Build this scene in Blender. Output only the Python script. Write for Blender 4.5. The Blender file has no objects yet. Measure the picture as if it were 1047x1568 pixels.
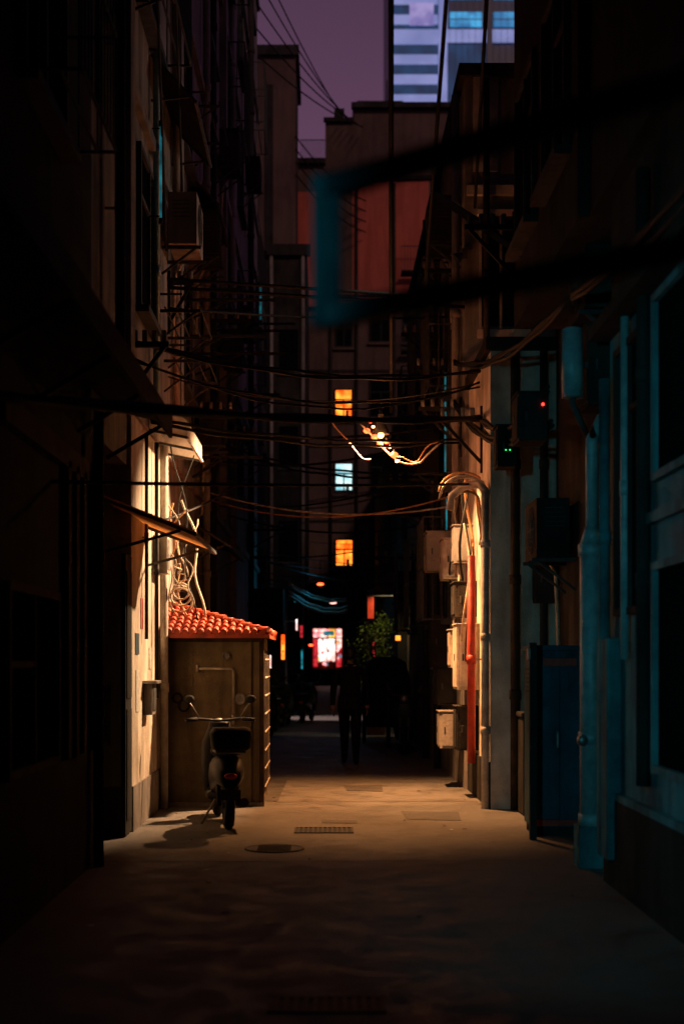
import bpy, math, random, bmesh
from mathutils import Vector, Matrix, noise
random.seed(7)
scene=bpy.context.scene
scene.view_settings.view_transform='Standard'
scene.view_settings.look='None'
scene.view_settings.exposure=0
R=math.radians

# ---------------------------------------------------------------- materials
def principled(name):
    m=bpy.data.materials.new(name); m.use_nodes=True
    nt=m.node_tree; b=nt.nodes['Principled BSDF']
    return m,nt,b
def surf(name,c1,c2=None,rough=0.8,metal=0.0,scale=3.0,bump=0.3,streak=0.0,fine=40.0,rvar=0.15,spec=0.5,transl=0.0):
    m,nt,b=principled(name)
    N=nt.nodes; L=nt.links
    if c2 is None: c2=tuple(v*0.6 for v in c1)
    tc=N.new('ShaderNodeTexCoord')
    n1=N.new('ShaderNodeTexNoise'); n1.inputs['Scale'].default_value=scale; n1.inputs['Detail'].default_value=8; n1.inputs['Roughness'].default_value=0.65
    L.new(tc.outputs['Object'],n1.inputs['Vector'])
    r1=N.new('ShaderNodeValToRGB'); r1.color_ramp.elements[0].position=0.36; r1.color_ramp.elements[1].position=0.62
    r1.color_ramp.elements[0].color=(*c2,1); r1.color_ramp.elements[1].color=(*c1,1)
    L.new(n1.outputs['Fac'],r1.inputs['Fac'])
    col=r1.outputs['Color']
    if streak>0:
        mp=N.new('ShaderNodeMapping'); mp.inputs['Scale'].default_value=(3.1,3.1,0.4)
        L.new(tc.outputs['Object'],mp.inputs['Vector'])
        n2=N.new('ShaderNodeTexNoise'); n2.inputs['Scale'].default_value=1.3; n2.inputs['Detail'].default_value=9; n2.inputs['Distortion'].default_value=0.6
        L.new(mp.outputs[0],n2.inputs['Vector'])
        r2=N.new('ShaderNodeValToRGB'); r2.color_ramp.elements[0].position=0.32; r2.color_ramp.elements[1].position=0.62
        k=1-streak
        r2.color_ramp.elements[0].color=(k,k*0.95,k*0.9,1); r2.color_ramp.elements[1].color=(1,1,1,1)
        L.new(n2.outputs['Fac'],r2.inputs['Fac'])
        mx=N.new('ShaderNodeMixRGB'); mx.blend_type='MULTIPLY'; mx.inputs[0].default_value=1
        L.new(col,mx.inputs[1]); L.new(r2.outputs[0],mx.inputs[2]); col=mx.outputs[0]
    L.new(col,b.inputs['Base Color'])
    n3=N.new('ShaderNodeTexNoise'); n3.inputs['Scale'].default_value=fine; n3.inputs['Detail'].default_value=5
    L.new(tc.outputs['Object'],n3.inputs['Vector'])
    ad=N.new('ShaderNodeMath'); ad.operation='MULTIPLY_ADD'; ad.inputs[1].default_value=0.4
    L.new(n3.outputs['Fac'],ad.inputs[0]); L.new(n1.outputs['Fac'],ad.inputs[2])
    bp=N.new('ShaderNodeBump'); bp.inputs['Strength'].default_value=bump; bp.inputs['Distance'].default_value=0.03
    L.new(ad.outputs[0],bp.inputs['Height']); L.new(bp.outputs[0],b.inputs['Normal'])
    mr=N.new('ShaderNodeMapRange'); mr.inputs['To Min'].default_value=max(0.05,rough-rvar); mr.inputs['To Max'].default_value=min(1,rough+rvar)
    L.new(n1.outputs['Fac'],mr.inputs['Value']); L.new(mr.outputs[0],b.inputs['Roughness'])
    b.inputs['Metallic'].default_value=metal
    b.inputs['Specular IOR Level'].default_value=spec
    if transl>0:
        t=N.new('ShaderNodeBsdfTranslucent'); L.new(col,t.inputs['Color'])
        ms=N.new('ShaderNodeMixShader'); ms.inputs[0].default_value=transl
        L.new(b.outputs[0],ms.inputs[1]); L.new(t.outputs[0],ms.inputs[2])
        L.new(ms.outputs[0],N['Material Output'].inputs['Surface'])
    return m
def emit(name,c,strength,c2=None,scale=3.0):
    m,nt,b=principled(name)
    b.inputs['Base Color'].default_value=(c[0]*0.3,c[1]*0.3,c[2]*0.3,1)
    b.inputs['Emission Strength'].default_value=strength
    if c2:
        tc=nt.nodes.new('ShaderNodeTexCoord'); n=nt.nodes.new('ShaderNodeTexNoise'); n.inputs['Scale'].default_value=scale
        n.inputs['Detail'].default_value=4
        r=nt.nodes.new('ShaderNodeValToRGB'); r.color_ramp.elements[0].position=.4; r.color_ramp.elements[1].position=.6
        r.color_ramp.elements[0].color=(*c2,1); r.color_ramp.elements[1].color=(*c,1)
        nt.links.new(tc.outputs['Object'],n.inputs['Vector']); nt.links.new(n.outputs['Fac'],r.inputs['Fac'])
        nt.links.new(r.outputs[0],b.inputs['Emission Color'])
    else: b.inputs['Emission Color'].default_value=(*c,1)
    m.cycles.emission_sampling='NONE'
    return m

M={}
M['cream']=surf('cream_plaster',(0.72,0.63,0.53),(0.45,0.37,0.29),0.85,scale=2.2,streak=0.45,bump=0.5)
M['grey']=surf('grey_render',(0.32,0.28,0.25),(0.17,0.15,0.14),0.9,scale=1.4,streak=0.5,bump=0.5,spec=0.2)
M['dark']=surf('dark_render',(0.045,0.04,0.037),(0.02,0.018,0.017),0.95,scale=1.6,streak=0.4,bump=0.5,spec=0.1)  # plain dark tone shared by walls, awnings and boxes
M['brown']=surf('brown_boards',(0.09,0.055,0.034),(0.035,0.025,0.017),0.85,scale=4,streak=0.4,spec=0.1)
M['ochre']=surf('ochre_render',(0.22,0.17,0.095),(0.12,0.09,0.052),0.85,scale=2.6,streak=0.5,bump=0.5)
M['red_plaster']=surf('red_plaster',(0.55,0.115,0.07),(0.42,0.09,0.06),0.9,scale=0.5,streak=0.25)
M['far']=surf('far_render',(0.13,0.085,0.07),(0.08,0.052,0.045),0.9,scale=0.4,streak=0.25,spec=0.2)
M['teal']=surf('teal_paint',(0.06,0.32,0.36),(0.02,0.12,0.15),0.75,scale=1.6,streak=0.65,bump=0.6,spec=0.2)
M['tealp']=surf('teal_pipe_paint',(0.30,0.45,0.48),(0.16,0.28,0.31),0.45,scale=8,streak=0.35,bump=0.15)
M['tealframe']=surf('teal_steel',(0.004,0.06,0.072),(0.003,0.042,0.052),0.6,scale=9,bump=0.15,spec=0.15)
M['shadeframe']=surf('shaded_teal_steel',(0.004,0.02,0.025),(0.003,0.013,0.017),0.8,scale=9,bump=0.15,spec=0.1)  # darker copy of the teal frame; shade on the angled-away arms painted in
M['glass']=surf('dark_glass',(0.006,0.007,0.008),(0.004,0.005,0.005),0.6,scale=2,bump=0.03,rvar=0.1,spec=0.0)
M['frame']=surf('window_frame',(0.07,0.07,0.07),(0.035,0.035,0.035),0.75,metal=0.1,scale=9,bump=0.1,spec=0.15)
M['black']=surf('black_rubber',(0.018,0.018,0.018),(0.01,0.01,0.01),0.75,scale=10,bump=0.1,spec=0.2)
M['steel']=surf('galvanised_steel',(0.35,0.34,0.33),(0.16,0.14,0.13),0.45,metal=0.7,scale=10,bump=0.15)
M['rust']=surf('rusty_sheet',(0.40,0.18,0.06),(0.16,0.07,0.03),0.75,metal=0.1,scale=5,bump=0.4)
M['fibre']=surf('weathered_fibreglass',(0.50,0.20,0.055),(0.22,0.085,0.025),0.7,scale=4,bump=0.3,transl=0.5)
M['fibrew']=surf('white_fibreglass',(0.7,0.6,0.5),(0.45,0.36,0.28),0.7,scale=4,bump=0.3,transl=0.45)
M['iron']=surf('cast_iron',(0.025,0.022,0.02),(0.014,0.013,0.012),0.7,metal=0.2,scale=12,bump=0.4)
M['white']=surf('aged_white_enamel',(0.60,0.54,0.46),(0.32,0.26,0.21),0.55,scale=5,streak=0.5,bump=0.15)
M['tile']=surf('red_roof_tile',(0.52,0.065,0.02),(0.22,0.028,0.012),0.55,scale=7,bump=0.3)
M['redp']=surf('red_paint',(0.60,0.045,0.02),(0.34,0.03,0.015),0.5,scale=7,bump=0.2)
M['poster']=surf('red_poster',(0.6,0.06,0.05),(0.3,0.03,0.03),0.6,scale=20,bump=0.05)
M['paper']=surf('paper_notice',(0.65,0.6,0.5),(0.3,0.3,0.3),0.7,scale=25,bump=0.05)
M['bluebox']=surf('blue_cabinet',(0.015,0.10,0.15),(0.010,0.05,0.08),0.6,scale=4,streak=0.5,bump=0.15,spec=0.3)
M['tarp']=surf('tarpaulin',(0.02,0.02,0.022),(0.012,0.012,0.014),0.8,scale=3,bump=0.6,spec=0.15)
M['leaf']=surf('leaf',(0.12,0.17,0.03),(0.04,0.08,0.015),0.45,scale=6,bump=0.1)
M['bark']=surf('bark',(0.10,0.07,0.05),(0.05,0.035,0.025),0.9,scale=20)
M['terra']=surf('terracotta',(0.3,0.12,0.07),(0.18,0.08,0.05),0.8,scale=8)
M['cloth']=surf('dark_jacket_cloth',(0.012,0.012,0.013),(0.008,0.008,0.009),0.95,scale=14,bump=0.3,spec=0.1)
M['jean']=surf('dark_trousers',(0.011,0.012,0.014),(0.007,0.008,0.009),0.95,scale=14,bump=0.3,spec=0.1)
M['skin']=surf('skin',(0.40,0.24,0.17),(0.34,0.19,0.13),0.55,scale=20,bump=0.05)
M['hair']=surf('hair',(0.012,0.01,0.009),(0.008,0.007,0.006),0.5,scale=50,bump=0.4)
M['cable']=surf('cable_sheath',(0.018,0.017,0.017),(0.01,0.01,0.01),0.7,scale=10,bump=0.1,spec=0.2)
M['cablew']=surf('pale_cable_sheath',(0.48,0.40,0.30),(0.22,0.17,0.12),0.6,scale=10,bump=0.1)
M['scoot']=surf('scooter_paint',(0.016,0.015,0.015),(0.010,0.010,0.010),0.45,scale=6,bump=0.05,spec=0.35)
M['tower']=surf('tower_cladding',(0.05,0.07,0.14),(0.035,0.05,0.1),0.4,scale=0.2,bump=0.05)
M['e_orange']=emit('lit_window_orange',(1.0,0.30,0.03),2.4,(1.0,0.07,0.003),2.6)
M['e_blue']=emit('lit_window_pale',(0.7,1.0,1.0),1.3,(0.2,0.55,0.65),2.8)
M['e_bulb']=emit('bulb_warm',(1.0,0.45,0.15),14)
M['e_redorange']=emit('bulb_red',(1.0,0.06,0.015),9)
M['e_red']=emit('led_red',(1.0,0.03,0.02),6)
M['e_green']=emit('led_green',(0.03,1.0,0.25),1.6)
M['e_cyan']=emit('cyan_glow',(0.03,0.5,0.62),0.8,(0.01,0.12,0.16),6)
M['e_cyan2']=emit('cyan_glow_dim',(0.03,0.40,0.50),0.4,(0.01,0.08,0.1),5)
M['e_pink']=emit('shop_sign_pink',(1.0,0.22,0.26),2.0,(1.0,0.6,0.5),3)
M['e_white']=emit('shop_glass_glow',(1.0,0.9,0.85),2.2,(0.8,0.35,0.3),2.6)
M['e_yellow']=emit('shop_sign_yellow',(1.0,0.6,0.12),1.8,(0.6,0.2,0.03),5)
M['e_redsign']=emit('shop_sign_red',(0.9,0.04,0.05),0.9,(0.4,0.01,0.02),4)
M['e_tband']=emit('tower_band_glow',(0.30,0.34,0.70),0.72,(0.2,0.24,0.54),0.15)  # white bands and pilaster made to glow, in place of light on them
M['e_twin']=emit('tower_window_light',(0.07,0.45,0.85),0.85,(0.03,0.18,0.42),0.4)
M['e_tdark']=emit('tower_glass',(0.012,0.055,0.15),0.7,(0.01,0.03,0.08),0.3)
M['e_tlil']=emit('tower_window_lilac',(0.42,0.36,0.72),0.75,(0.2,0.18,0.5),0.4)

# ---------------------------------------------------------------- mesh builder
class B:
    def __init__(s): s.v=[];s.f=[];s.m=[];s.sm=[];s.mats=[]
    def mi(s,k):
        if k not in s.mats: s.mats.append(k)
        return s.mats.index(k)
    def face(s,idx,k,sm=False): s.f.append(idx); s.m.append(s.mi(k)); s.sm.append(sm)
    def quad(s,pts,k):
        n=len(s.v); s.v+= [tuple(p) for p in pts]; s.face(list(range(n,n+len(pts))),k)
    def box(s,x0,x1,y0,y1,z0,z1,k):
        if x0>x1:x0,x1=x1,x0
        if y0>y1:y0,y1=y1,y0
        if z0>z1:z0,z1=z1,z0
        n=len(s.v)
        s.v+=[(x,y,z) for x in(x0,x1) for y in(y0,y1) for z in(z0,z1)]
        for q in((0,1,3,2),(4,6,7,5),(0,4,5,1),(2,3,7,6),(0,2,6,4),(1,5,7,3)): s.face([n+i for i in q],k)
    def bar(s,p0,p1,w,h,k):
        p0=Vector(p0);p1=Vector(p1);d=(p1-p0).normalized()
        up=Vector((0,0,1)) if abs(d.z)<0.95 else Vector((0,1,0))
        a=d.cross(up).normalized(); b=a.cross(d).normalized(); n=len(s.v)
        for p in(p0,p1):
            for i,j in((-1,-1),(1,-1),(1,1),(-1,1)): s.v.append(tuple(p+a*i*w/2+b*j*h/2))
        for q in((0,1,2,3),(7,6,5,4),(0,4,5,1),(1,5,6,2),(2,6,7,3),(3,7,4,0)): s.face([n+i for i in q],k)
    def tube(s,pts,r,k,seg=8,caps=True):
        pts=[Vector(p) for p in pts]; n0=len(s.v); N=len(pts)
        rr=r if isinstance(r,(list,tuple)) else [r]*N
        ref=None
        for i,p in enumerate(pts):
            d=(pts[min(i+1,N-1)]-pts[max(i-1,0)]).normalized()
            if ref is None: ref=Vector((0,0,1)) if abs(d.z)<0.9 else Vector((1,0,0))
            a=d.cross(ref)
            if a.length<1e-4: a=d.cross(Vector((0,1,0)))
            a.normalize(); b=a.cross(d).normalized(); ref=b
            for j in range(seg):
                t=2*math.pi*j/seg; s.v.append(tuple(p+(a*math.cos(t)+b*math.sin(t))*rr[i]))
        for i in range(N-1):
            for j in range(seg):
                j2=(j+1)%seg
                s.face([n0+i*seg+j,n0+i*seg+j2,n0+(i+1)*seg+j2,n0+(i+1)*seg+j],k,True)
        if caps:
            s.face([n0+j for j in range(seg)][::-1],k); s.face([n0+(N-1)*seg+j for j in range(seg)],k)
    def loft(s,secs,k,seg=16,p=2.5):
        n0=len(s.v); N=len(secs)
        for c,a,b,ax in secs:
            for j in range(seg):
                t=2*math.pi*j/seg; ct,st=math.cos(t),math.sin(t)
                u=math.copysign(abs(ct)**(2/p),ct)*a; w=math.copysign(abs(st)**(2/p),st)*b
                s.v.append((c[0]+u,c[1],c[2]+w) if ax=='y' else (c[0]+u,c[1]+w,c[2]))
        for i in range(N-1):
            for j in range(seg):
                j2=(j+1)%seg; s.face([n0+i*seg+j,n0+i*seg+j2,n0+(i+1)*seg+j2,n0+(i+1)*seg+j],k,True)
        s.face([n0+j for j in range(seg)],k,True); s.face([n0+(N-1)*seg+j for j in range(seg)],k,True)
    def torus(s,c,R_,r,k,axis='x',seg=24,sg=8):
        n0=len(s.v)
        for i in range(seg):
            t=2*math.pi*i/seg
            for j in range(sg):
                u=2*math.pi*j/sg; rad=R_+r*math.cos(u); o=r*math.sin(u)
                a,b=rad*math.cos(t),rad*math.sin(t)
                p={'x':(o,a,b),'y':(a,o,b),'z':(a,b,o)}[axis]
                s.v.append((c[0]+p[0],c[1]+p[1],c[2]+p[2]))
        for i in range(seg):
            for j in range(sg):
                i2=(i+1)%seg;j2=(j+1)%sg
                s.face([n0+i*sg+j,n0+i2*sg+j,n0+i2*sg+j2,n0+i*sg+j2],k,True)
    def ball(s,c,r,k,sc=(1,1,1),seg=14,rg=10):
        n0=len(s.v)
        for i in range(rg+1):
            ph=math.pi*i/rg
            for j in range(seg):
                t=2*math.pi*j/seg
                s.v.append((c[0]+r*sc[0]*math.sin(ph)*math.cos(t),c[1]+r*sc[1]*math.sin(ph)*math.sin(t),c[2]+r*sc[2]*math.cos(ph)))
        for i in range(rg):
            for j in range(seg):
                j2=(j+1)%seg; s.face([n0+i*seg+j,n0+(i+1)*seg+j,n0+(i+1)*seg+j2,n0+i*seg+j2],k,True)
    def build(s,name,loc=(0,0,0),rot=0,parent=None,bevel=0):
        me=bpy.data.meshes.new(name); me.from_pydata(s.v,[],s.f)
        for k in s.mats: me.materials.append(M[k])
        for p,m_,sm in zip(me.polygons,s.m,s.sm): p.material_index=m_; p.use_smooth=sm
        me.validate(); me.update()
        bm=bmesh.new(); bm.from_mesh(me); bmesh.ops.recalc_face_normals(bm,faces=bm.faces); bm.to_mesh(me); bm.free()
        o=bpy.data.objects.new(name,me); scene.collection.objects.link(o)
        o.location=loc; o.rotation_euler=(0,0,rot)
        if parent: o.parent=parent
        if bevel:
            b=o.modifiers.new('bevel','BEVEL'); b.width=bevel; b.segments=2; b.limit_method='ANGLE'; b.angle_limit=R(50)
        return o

# wall-relative: s=+1 left wall (faces +x), s=-1 right wall
def wb(b,wx,s,d0,d1,y0,y1,z0,z1,k): b.box(wx+s*d0,wx+s*d1,y0,y1,z0,z1,k)

def side_window(b,wx,s,y0,y1,z0,z1,fr='frame',grille=False,sill=True):
    wb(b,wx,s,0.002,0.012,y0,y1,z0,z1,'glass')
    t=0.05
    wb(b,wx,s,0.0,0.05,y0-t,y0,z0-t,z1+t,fr); wb(b,wx,s,0.0,0.05,y1,y1+t,z0-t,z1+t,fr)
    wb(b,wx,s,0.0,0.048,y0,y1,z1,z1+t,fr); wb(b,wx,s,0.0,0.048,y0,y1,z0-t,z0,fr)
    ym=(y0+y1)/2; wb(b,wx,s,0.012,0.04,ym-0.02,ym+0.02,z0,z1,fr)
    wb(b,wx,s,0.012,0.037,y0,ym-0.02,z1-0.45,z1-0.41,fr)
    if sill: wb(b,wx,s,0.0,0.13,y0-0.1,y1+0.1,z0-t-0.07,z0-t,fr)
    if grille:
        D=0.38
        for zz in (z0-0.05,(z0+z1)/2,z1+0.05):
            for (a0,a1) in (((D,y0-0.05),(D,y1+0.05)),((0,y0-0.05),(D,y0-0.05)),((0,y1+0.05),(D,y1+0.05))):
                b.bar((wx+s*a0[0],a0[1],zz),(wx+s*a1[0],a1[1],zz),0.02,0.02,'frame')
        n=int((y1-y0+0.1)/0.12)
        for i in range(n+1):
            yy=y0-0.05+(y1-y0+0.1)*i/n; b.bar((wx+s*D,yy,z0-0.05),(wx+s*D,yy,z1+0.05),0.014,0.014,'frame')
        for dd in (0.12,0.25):
            for yy in (y0-0.05,y1+0.05): b.bar((wx+s*dd,yy,z0-0.05),(wx+s*dd,yy,z1+0.05),0.014,0.014,'frame')
            b.bar((wx+s*dd,y0-0.05,z0-0.05),(wx+s*dd,y1+0.05,z0-0.05),0.02,0.02,'frame')

def ac_unit(wx,s,y,z,w=0.8,h=0.58,k='white'):
    b=B(); D0,D1=0.08,0.40
    wb(b,wx,s,D0,D1,y,y+w,z,z+h,k)
    fx=wx+s*(D1+0.012); c=(fx,y+w*0.4,z+h/2)
    for rr in (0.06,0.12,0.18,0.23): b.torus(c,rr,0.006,'frame','x',20,5)
    for a in range(8):
        t=a*math.pi/4; b.bar(c,(fx,c[1]+0.23*math.cos(t),c[2]+0.23*math.sin(t)),0.008,0.008,'frame')
    for i in range(5):
        zz=z+0.30+i*0.045; wb(b,wx,s,D0+0.05,D1-0.08,y-0.004,y-0.001,zz,zz+0.01,'frame')
    for yy in (y+0.08,y+w-0.12):
        b.bar((wx,yy,z-0.02),(wx+s*0.44,yy,z-0.02),0.035,0.035,'frame')
        b.bar((wx,yy,z-0.32),(wx+s*0.38,yy,z-0.03),0.025,0.025,'frame')
    b.tube([(wx+s*0.2,y+w+0.001,z+0.15),(wx+s*0.2,y+w+0.1,z+0.12),(wx+s*0.06,y+w+0.16,z-0.1),(wx+s*0.03,y+w+0.16,z-0.9)],0.022,'cablew',6)
    return b.build('air_conditioner',bevel=0.008)

def pipe(name,pts,r,k,brk=None):
    b=B(); b.tube(pts,r,k,12)
    p0,p1=Vector(pts[0]),Vector(pts[-1])
    L=(p1-p0).length; n=int(L/1.5)
    if len(pts)==2:
        for i in range(1,n+1):
            p=p0.lerp(p1,i/(n+1)); d=(p1-p0).normalized()
            b.tube([p-d*0.05,p+d*0.05],r*1.22,k,12)
            if brk: b.bar(p,(brk,p.y,p.z),0.03,0.02,'steel')
    return b.build(name)

def cable(p0,p1,sag,r=0.012,k='cable',name='overhead_cable',n=16,strands=1,spread=0.04):
    b=B()
    for q in range(strands):
        o=Vector((0,random.uniform(-spread,spread),random.uniform(-spread,spread))) if strands>1 else Vector((0,0,0))
        sg=sag*(1+random.uniform(-0.25,0.25)*(strands>1)); w=random.uniform(0,6)
        pts=[]
        for i in range(n+1):
            t=i/n; p=Vector(p0).lerp(Vector(p1),t)+o
            p.z-=4*sg*t*(1-t); p.z+=0.012*math.sin(7*t*math.pi+w)*(strands>1)
            pts.append(p)
        b.tube(pts,r,k,6)
    return b.build(name)

# ---------------------------------------------------------------- ground
def ground():
    m,nt,bs=principled('worn_concrete_asphalt'); N=nt.nodes;L=nt.links
    tc=N.new('ShaderNodeTexCoord')
    n1=N.new('ShaderNodeTexNoise'); n1.inputs['Scale'].default_value=0.8; n1.inputs['Detail'].default_value=12; n1.inputs['Roughness'].default_value=0.72
    n2=N.new('ShaderNodeTexNoise'); n2.inputs['Scale'].default_value=70; n2.inputs['Detail'].default_value=6
    n4=N.new('ShaderNodeTexNoise'); n4.inputs['Scale'].default_value=3.2; n4.inputs['Detail'].default_value=10; n4.inputs['Distortion'].default_value=0.4; n4.inputs['Roughness'].default_value=0.7
    for n in (n1,n2,n4): L.new(tc.outputs['Object'],n.inputs['Vector'])
    r=N.new('ShaderNodeValToRGB'); e=r.color_ramp.elements; e[0].position=0.34;e[1].position=0.66
    e[0].color=(0.085,0.078,0.07,1); e[1].color=(0.155,0.142,0.128,1)
    L.new(n1.outputs['Fac'],r.inputs['Fac'])
    st=N.new('ShaderNodeValToRGB'); st.color_ramp.elements[0].position=0.36; st.color_ramp.elements[1].position=0.50
    st.color_ramp.elements[0].color=(0.6,0.58,0.56,1)
    L.new(n4.outputs['Fac'],st.inputs['Fac'])
    mx=N.new('ShaderNodeMixRGB'); mx.blend_type='MULTIPLY'; mx.inputs[0].default_value=0.85
    L.new(r.outputs[0],mx.inputs[1]); L.new(st.outputs[0],mx.inputs[2])
    mx2=N.new('ShaderNodeMixRGB'); mx2.blend_type='OVERLAY'; mx2.inputs[0].default_value=0.5
    L.new(mx.outputs[0],mx2.inputs[1]); L.new(n2.outputs['Fac'],mx2.inputs[2])
    L.new(mx2.outputs[0],bs.inputs['Base Color'])
    mr=N.new('ShaderNodeMapRange'); mr.inputs['From Min'].default_value=0.35; mr.inputs['From Max'].default_value=0.6; mr.inputs['To Min'].default_value=0.5; mr.inputs['To Max'].default_value=0.85
    L.new(n4.outputs['Fac'],mr.inputs['Value']); L.new(mr.outputs[0],bs.inputs['Roughness'])
    bs.inputs['Specular IOR Level'].default_value=0.35
    ad=N.new('ShaderNodeMath'); ad.operation='MULTIPLY_ADD'; ad.inputs[1].default_value=0.12
    L.new(n2.outputs['Fac'],ad.inputs[0]); L.new(n1.outputs['Fac'],ad.inputs[2])
    bp=N.new('ShaderNodeBump'); bp.inputs['Strength'].default_value=0.4; bp.inputs['Distance'].default_value=0.03
    L.new(ad.outputs[0],bp.inputs['Height']); L.new(bp.outputs[0],bs.inputs['Normal'])
    M['ground']=m
    b=B(); b.quad([(-400,-60,0),(400,-60,0),(400,700,0),(-400,700,0)],'ground'); b.build('ground')
ground()
M['patch']=surf('asphalt_patch',(0.07,0.062,0.055),(0.04,0.036,0.032),0.75,scale=3,bump=0.6)
b=B()
for pts in (((0.8,14.2),(1.33,14.1),(1.38,14.9),(0.78,14.95)),((0.25,17.3),(0.68,17.2),(0.7,18.1),(0.22,18.0)),((-1.15,16.2),(-0.55,16.0),(-0.52,18.8),(-1.2,19.0)),((-0.05,13.9),(0.3,13.85),(0.3,14.1),(-0.05,14.15))):
    b.quad([(x,y,0.005) for x,y in pts],'patch')
for y in (11.2,15.9,19.4): b.quad([(-1.8,y,0.004),(1.7,y+0.1,0.004),(1.7,y+0.12,0.004),(-1.8,y+0.02,0.004)],'patch')
b.build('pavement_patch')
b=B(); b.torus((-0.44,12.0,0.0),0.24,0.014,'iron','z',32,6)
b.tube([(-0.44,12.0,-0.01),(-0.44,12.0,0.008)],0.235,'iron',32)
for i in range(-3,4): b.box(-0.44-0.14,-0.44+0.14,12+i*0.055-0.008,12+i*0.055+0.008,0.0,0.013,'iron')
b.build('manhole_cover')
def grate(x0,x1,y0,y1):
    b=B(); b.box(x0-0.02,x1+0.02,y0-0.02,y0,-0.02,0.01,'iron'); b.box(x0-0.02,x1+0.02,y1,y1+0.02,-0.02,0.01,'iron')
    b.box(x0-0.02,x0,y0,y1,-0.02,0.009,'iron'); b.box(x1,x1+0.02,y0,y1,-0.02,0.009,'iron')
    b.box(x0,x1,y0,y1,-0.02,0.003,'black')
    n=int((x1-x0)/0.045)
    for i in range(n): b.box(x0+i*0.045+0.01,x0+i*0.045+0.028,y0,y1,0.003,0.009,'iron')
    b.build('drain_grate')
grate(-0.28,0.23,13.10,13.48); grate(-0.25,0.25,6.45,6.7)
random.seed(44); b=B()
for i in range(40):
    x=random.choice([random.uniform(-1.6,-0.6),random.uniform(0.9,1.7),random.uniform(-1.6,1.6)]); y=random.uniform(8,20); r=random.uniform(0.01,0.03); a=random.uniform(0,3)
    b.quad([(x+r*math.cos(a),y+r*math.sin(a),0.006),(x-r*math.sin(a),y+r*math.cos(a),0.014),(x-r*math.cos(a),y-r*math.sin(a),0.007),(x+r*math.sin(a),y-r*math.cos(a),0.01)],random.choice(['paper','brown','leaf','brown','iron']))
b.build('litter')

# ---------------------------------------------------------------- LEFT buildings
WL=-1.85
b=B()
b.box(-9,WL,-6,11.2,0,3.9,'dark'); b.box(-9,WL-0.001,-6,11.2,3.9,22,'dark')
wb(b,WL,1,0,0.03,-6,11.2,0,0.9,'dark')
for y0,y1,z0,z1 in ((8.15,9.6,0.95,2.0),(5.8,7.6,0.95,2.3)):
    side_window(b,WL,1,y0,y1,z0,z1,'brown',sill=False)
for i in range(4):
    yy=9.95+i*0.32; wb(b,WL,1,0,0.05,yy,yy+0.12,0.9,3.0,'brown')
wb(b,WL,1,0,0.05,8.0,11.2,2.95,3.1,'brown')
for y0,z0 in ((6,5.2),(8.6,5.2),(6,8.2),(8.6,8.2),(6,11.2),(8.6,11.2)):
    side_window(b,WL,1,y0,y0+1.3,z0,z0+1.5,'frame',grille=True)
b.build('shop_house')
b=B()
b.box(-9,-2.30,11.2,13.2,0,3.4,'dark')
b.box(-9,WL,11.2,13.2,3.4,22,'grey')
b.box(-9,-1.81,13.2,15.6,0.42,3.9,'cream')
b.box(-9,-1.79,13.2,15.6,0,0.42,'grey')
b.box(-9,WL,13.2,15.6,3.9,22,'grey')
b.box(-9,WL,15.6,38,0,22,'grey')
for z in (3.9,6.9,9.9,12.9,15.9,18.9): wb(b,WL,1,0,0.07,11.2,38,z,z+0.12,'grey')
wb(b,WL,1,0,0.35,11.0,38.1,22,22.25,'dark')
random.seed(11)
for zi in range(1,6):
    z0=3.95+0.95+(zi-1)*3.0+0.2
    for y0 in (13.9,17.6,21.5,25.5,29.5,33.5):
        side_window(b,WL,1,y0,y0+1.5,z0,z0+1.5,'frame',grille=(random.random()<0.4))
for y0 in (18,22,27,31): side_window(b,WL,1,y0,y0+1.2,1.1,2.4,'frame')
for y0 in (12.6,17.0,24.6): wb(b,WL,1,0,0.12,y0,y0+0.28,4.02,22,'grey')
b.build('apartment_building')
b=B(); b.box(-9,-1.9,38,45,0,14,'dark'); b.box(-9,-0.62,45.2,50.3,0,14.6,'dark'); b.box(-3,-1.1,36,45.1,0,3.4,'dark')
b.box(-1.9,-0.5,45.0,45.199,14.4,14.75,'dark')
for z in (4,7,10):
    for y0 in (39,42): side_window(b,-1.9,1,y0,y0+1.4,z+.8,z+2.2)
    b.box(-1.5,-0.9,45.15,45.199,z+0.7,z+2.0,'glass'); b.box(-1.55,-0.85,45.12,45.199,z+0.62,z+0.7,'frame')
for x in (-0.75,-1.75): b.tube([(x,45.1,0),(x,45.1,14.4)],0.06,'grey',8)
b.build('terraced_building')

b=B()
b.box(-2.30,-2.25,11.35,12.9,0,2.15,'brown')
b.box(-2.25,-2.22,11.45,12.05,0.15,0.95,'frame')
for i in range(10): b.box(-2.22,-2.20,11.5,12.8,0.95+i*0.045,0.97+i*0.045,'frame')
b.box(-2.25,-2.21,11.3,11.38,0,2.2,'frame'); b.box(-2.25,-2.21,12.9,12.98,0,2.2,'frame'); b.box(-2.25,-2.21,11.38,12.9,2.15,2.22,'frame')
b.tube([(-2.19,11.6,1.0),(-2.15,11.6,1.0),(-2.15,11.6,1.12)],0.012,'steel')
b.build('entrance_door')
b=B(); b.box(-2.2,-2.06,13.17,13.196,1.35,2.05,'poster'); b.box(-2.18,-2.08,13.166,13.17,1.6,1.95,'redp'); b.build('wall_poster')
b=B()
for i in range(12): b.box(-2.22,-2.02,13.15,13.18,0.85+i*0.04,0.87+i*0.04,'rust')
b.box(-2.24,-2.22,13.14,13.195,0.8,1.35,'rust'); b.box(-2.02,-2.0,13.14,13.195,0.8,1.35,'rust')
b.build('louvre_vent')
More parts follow.
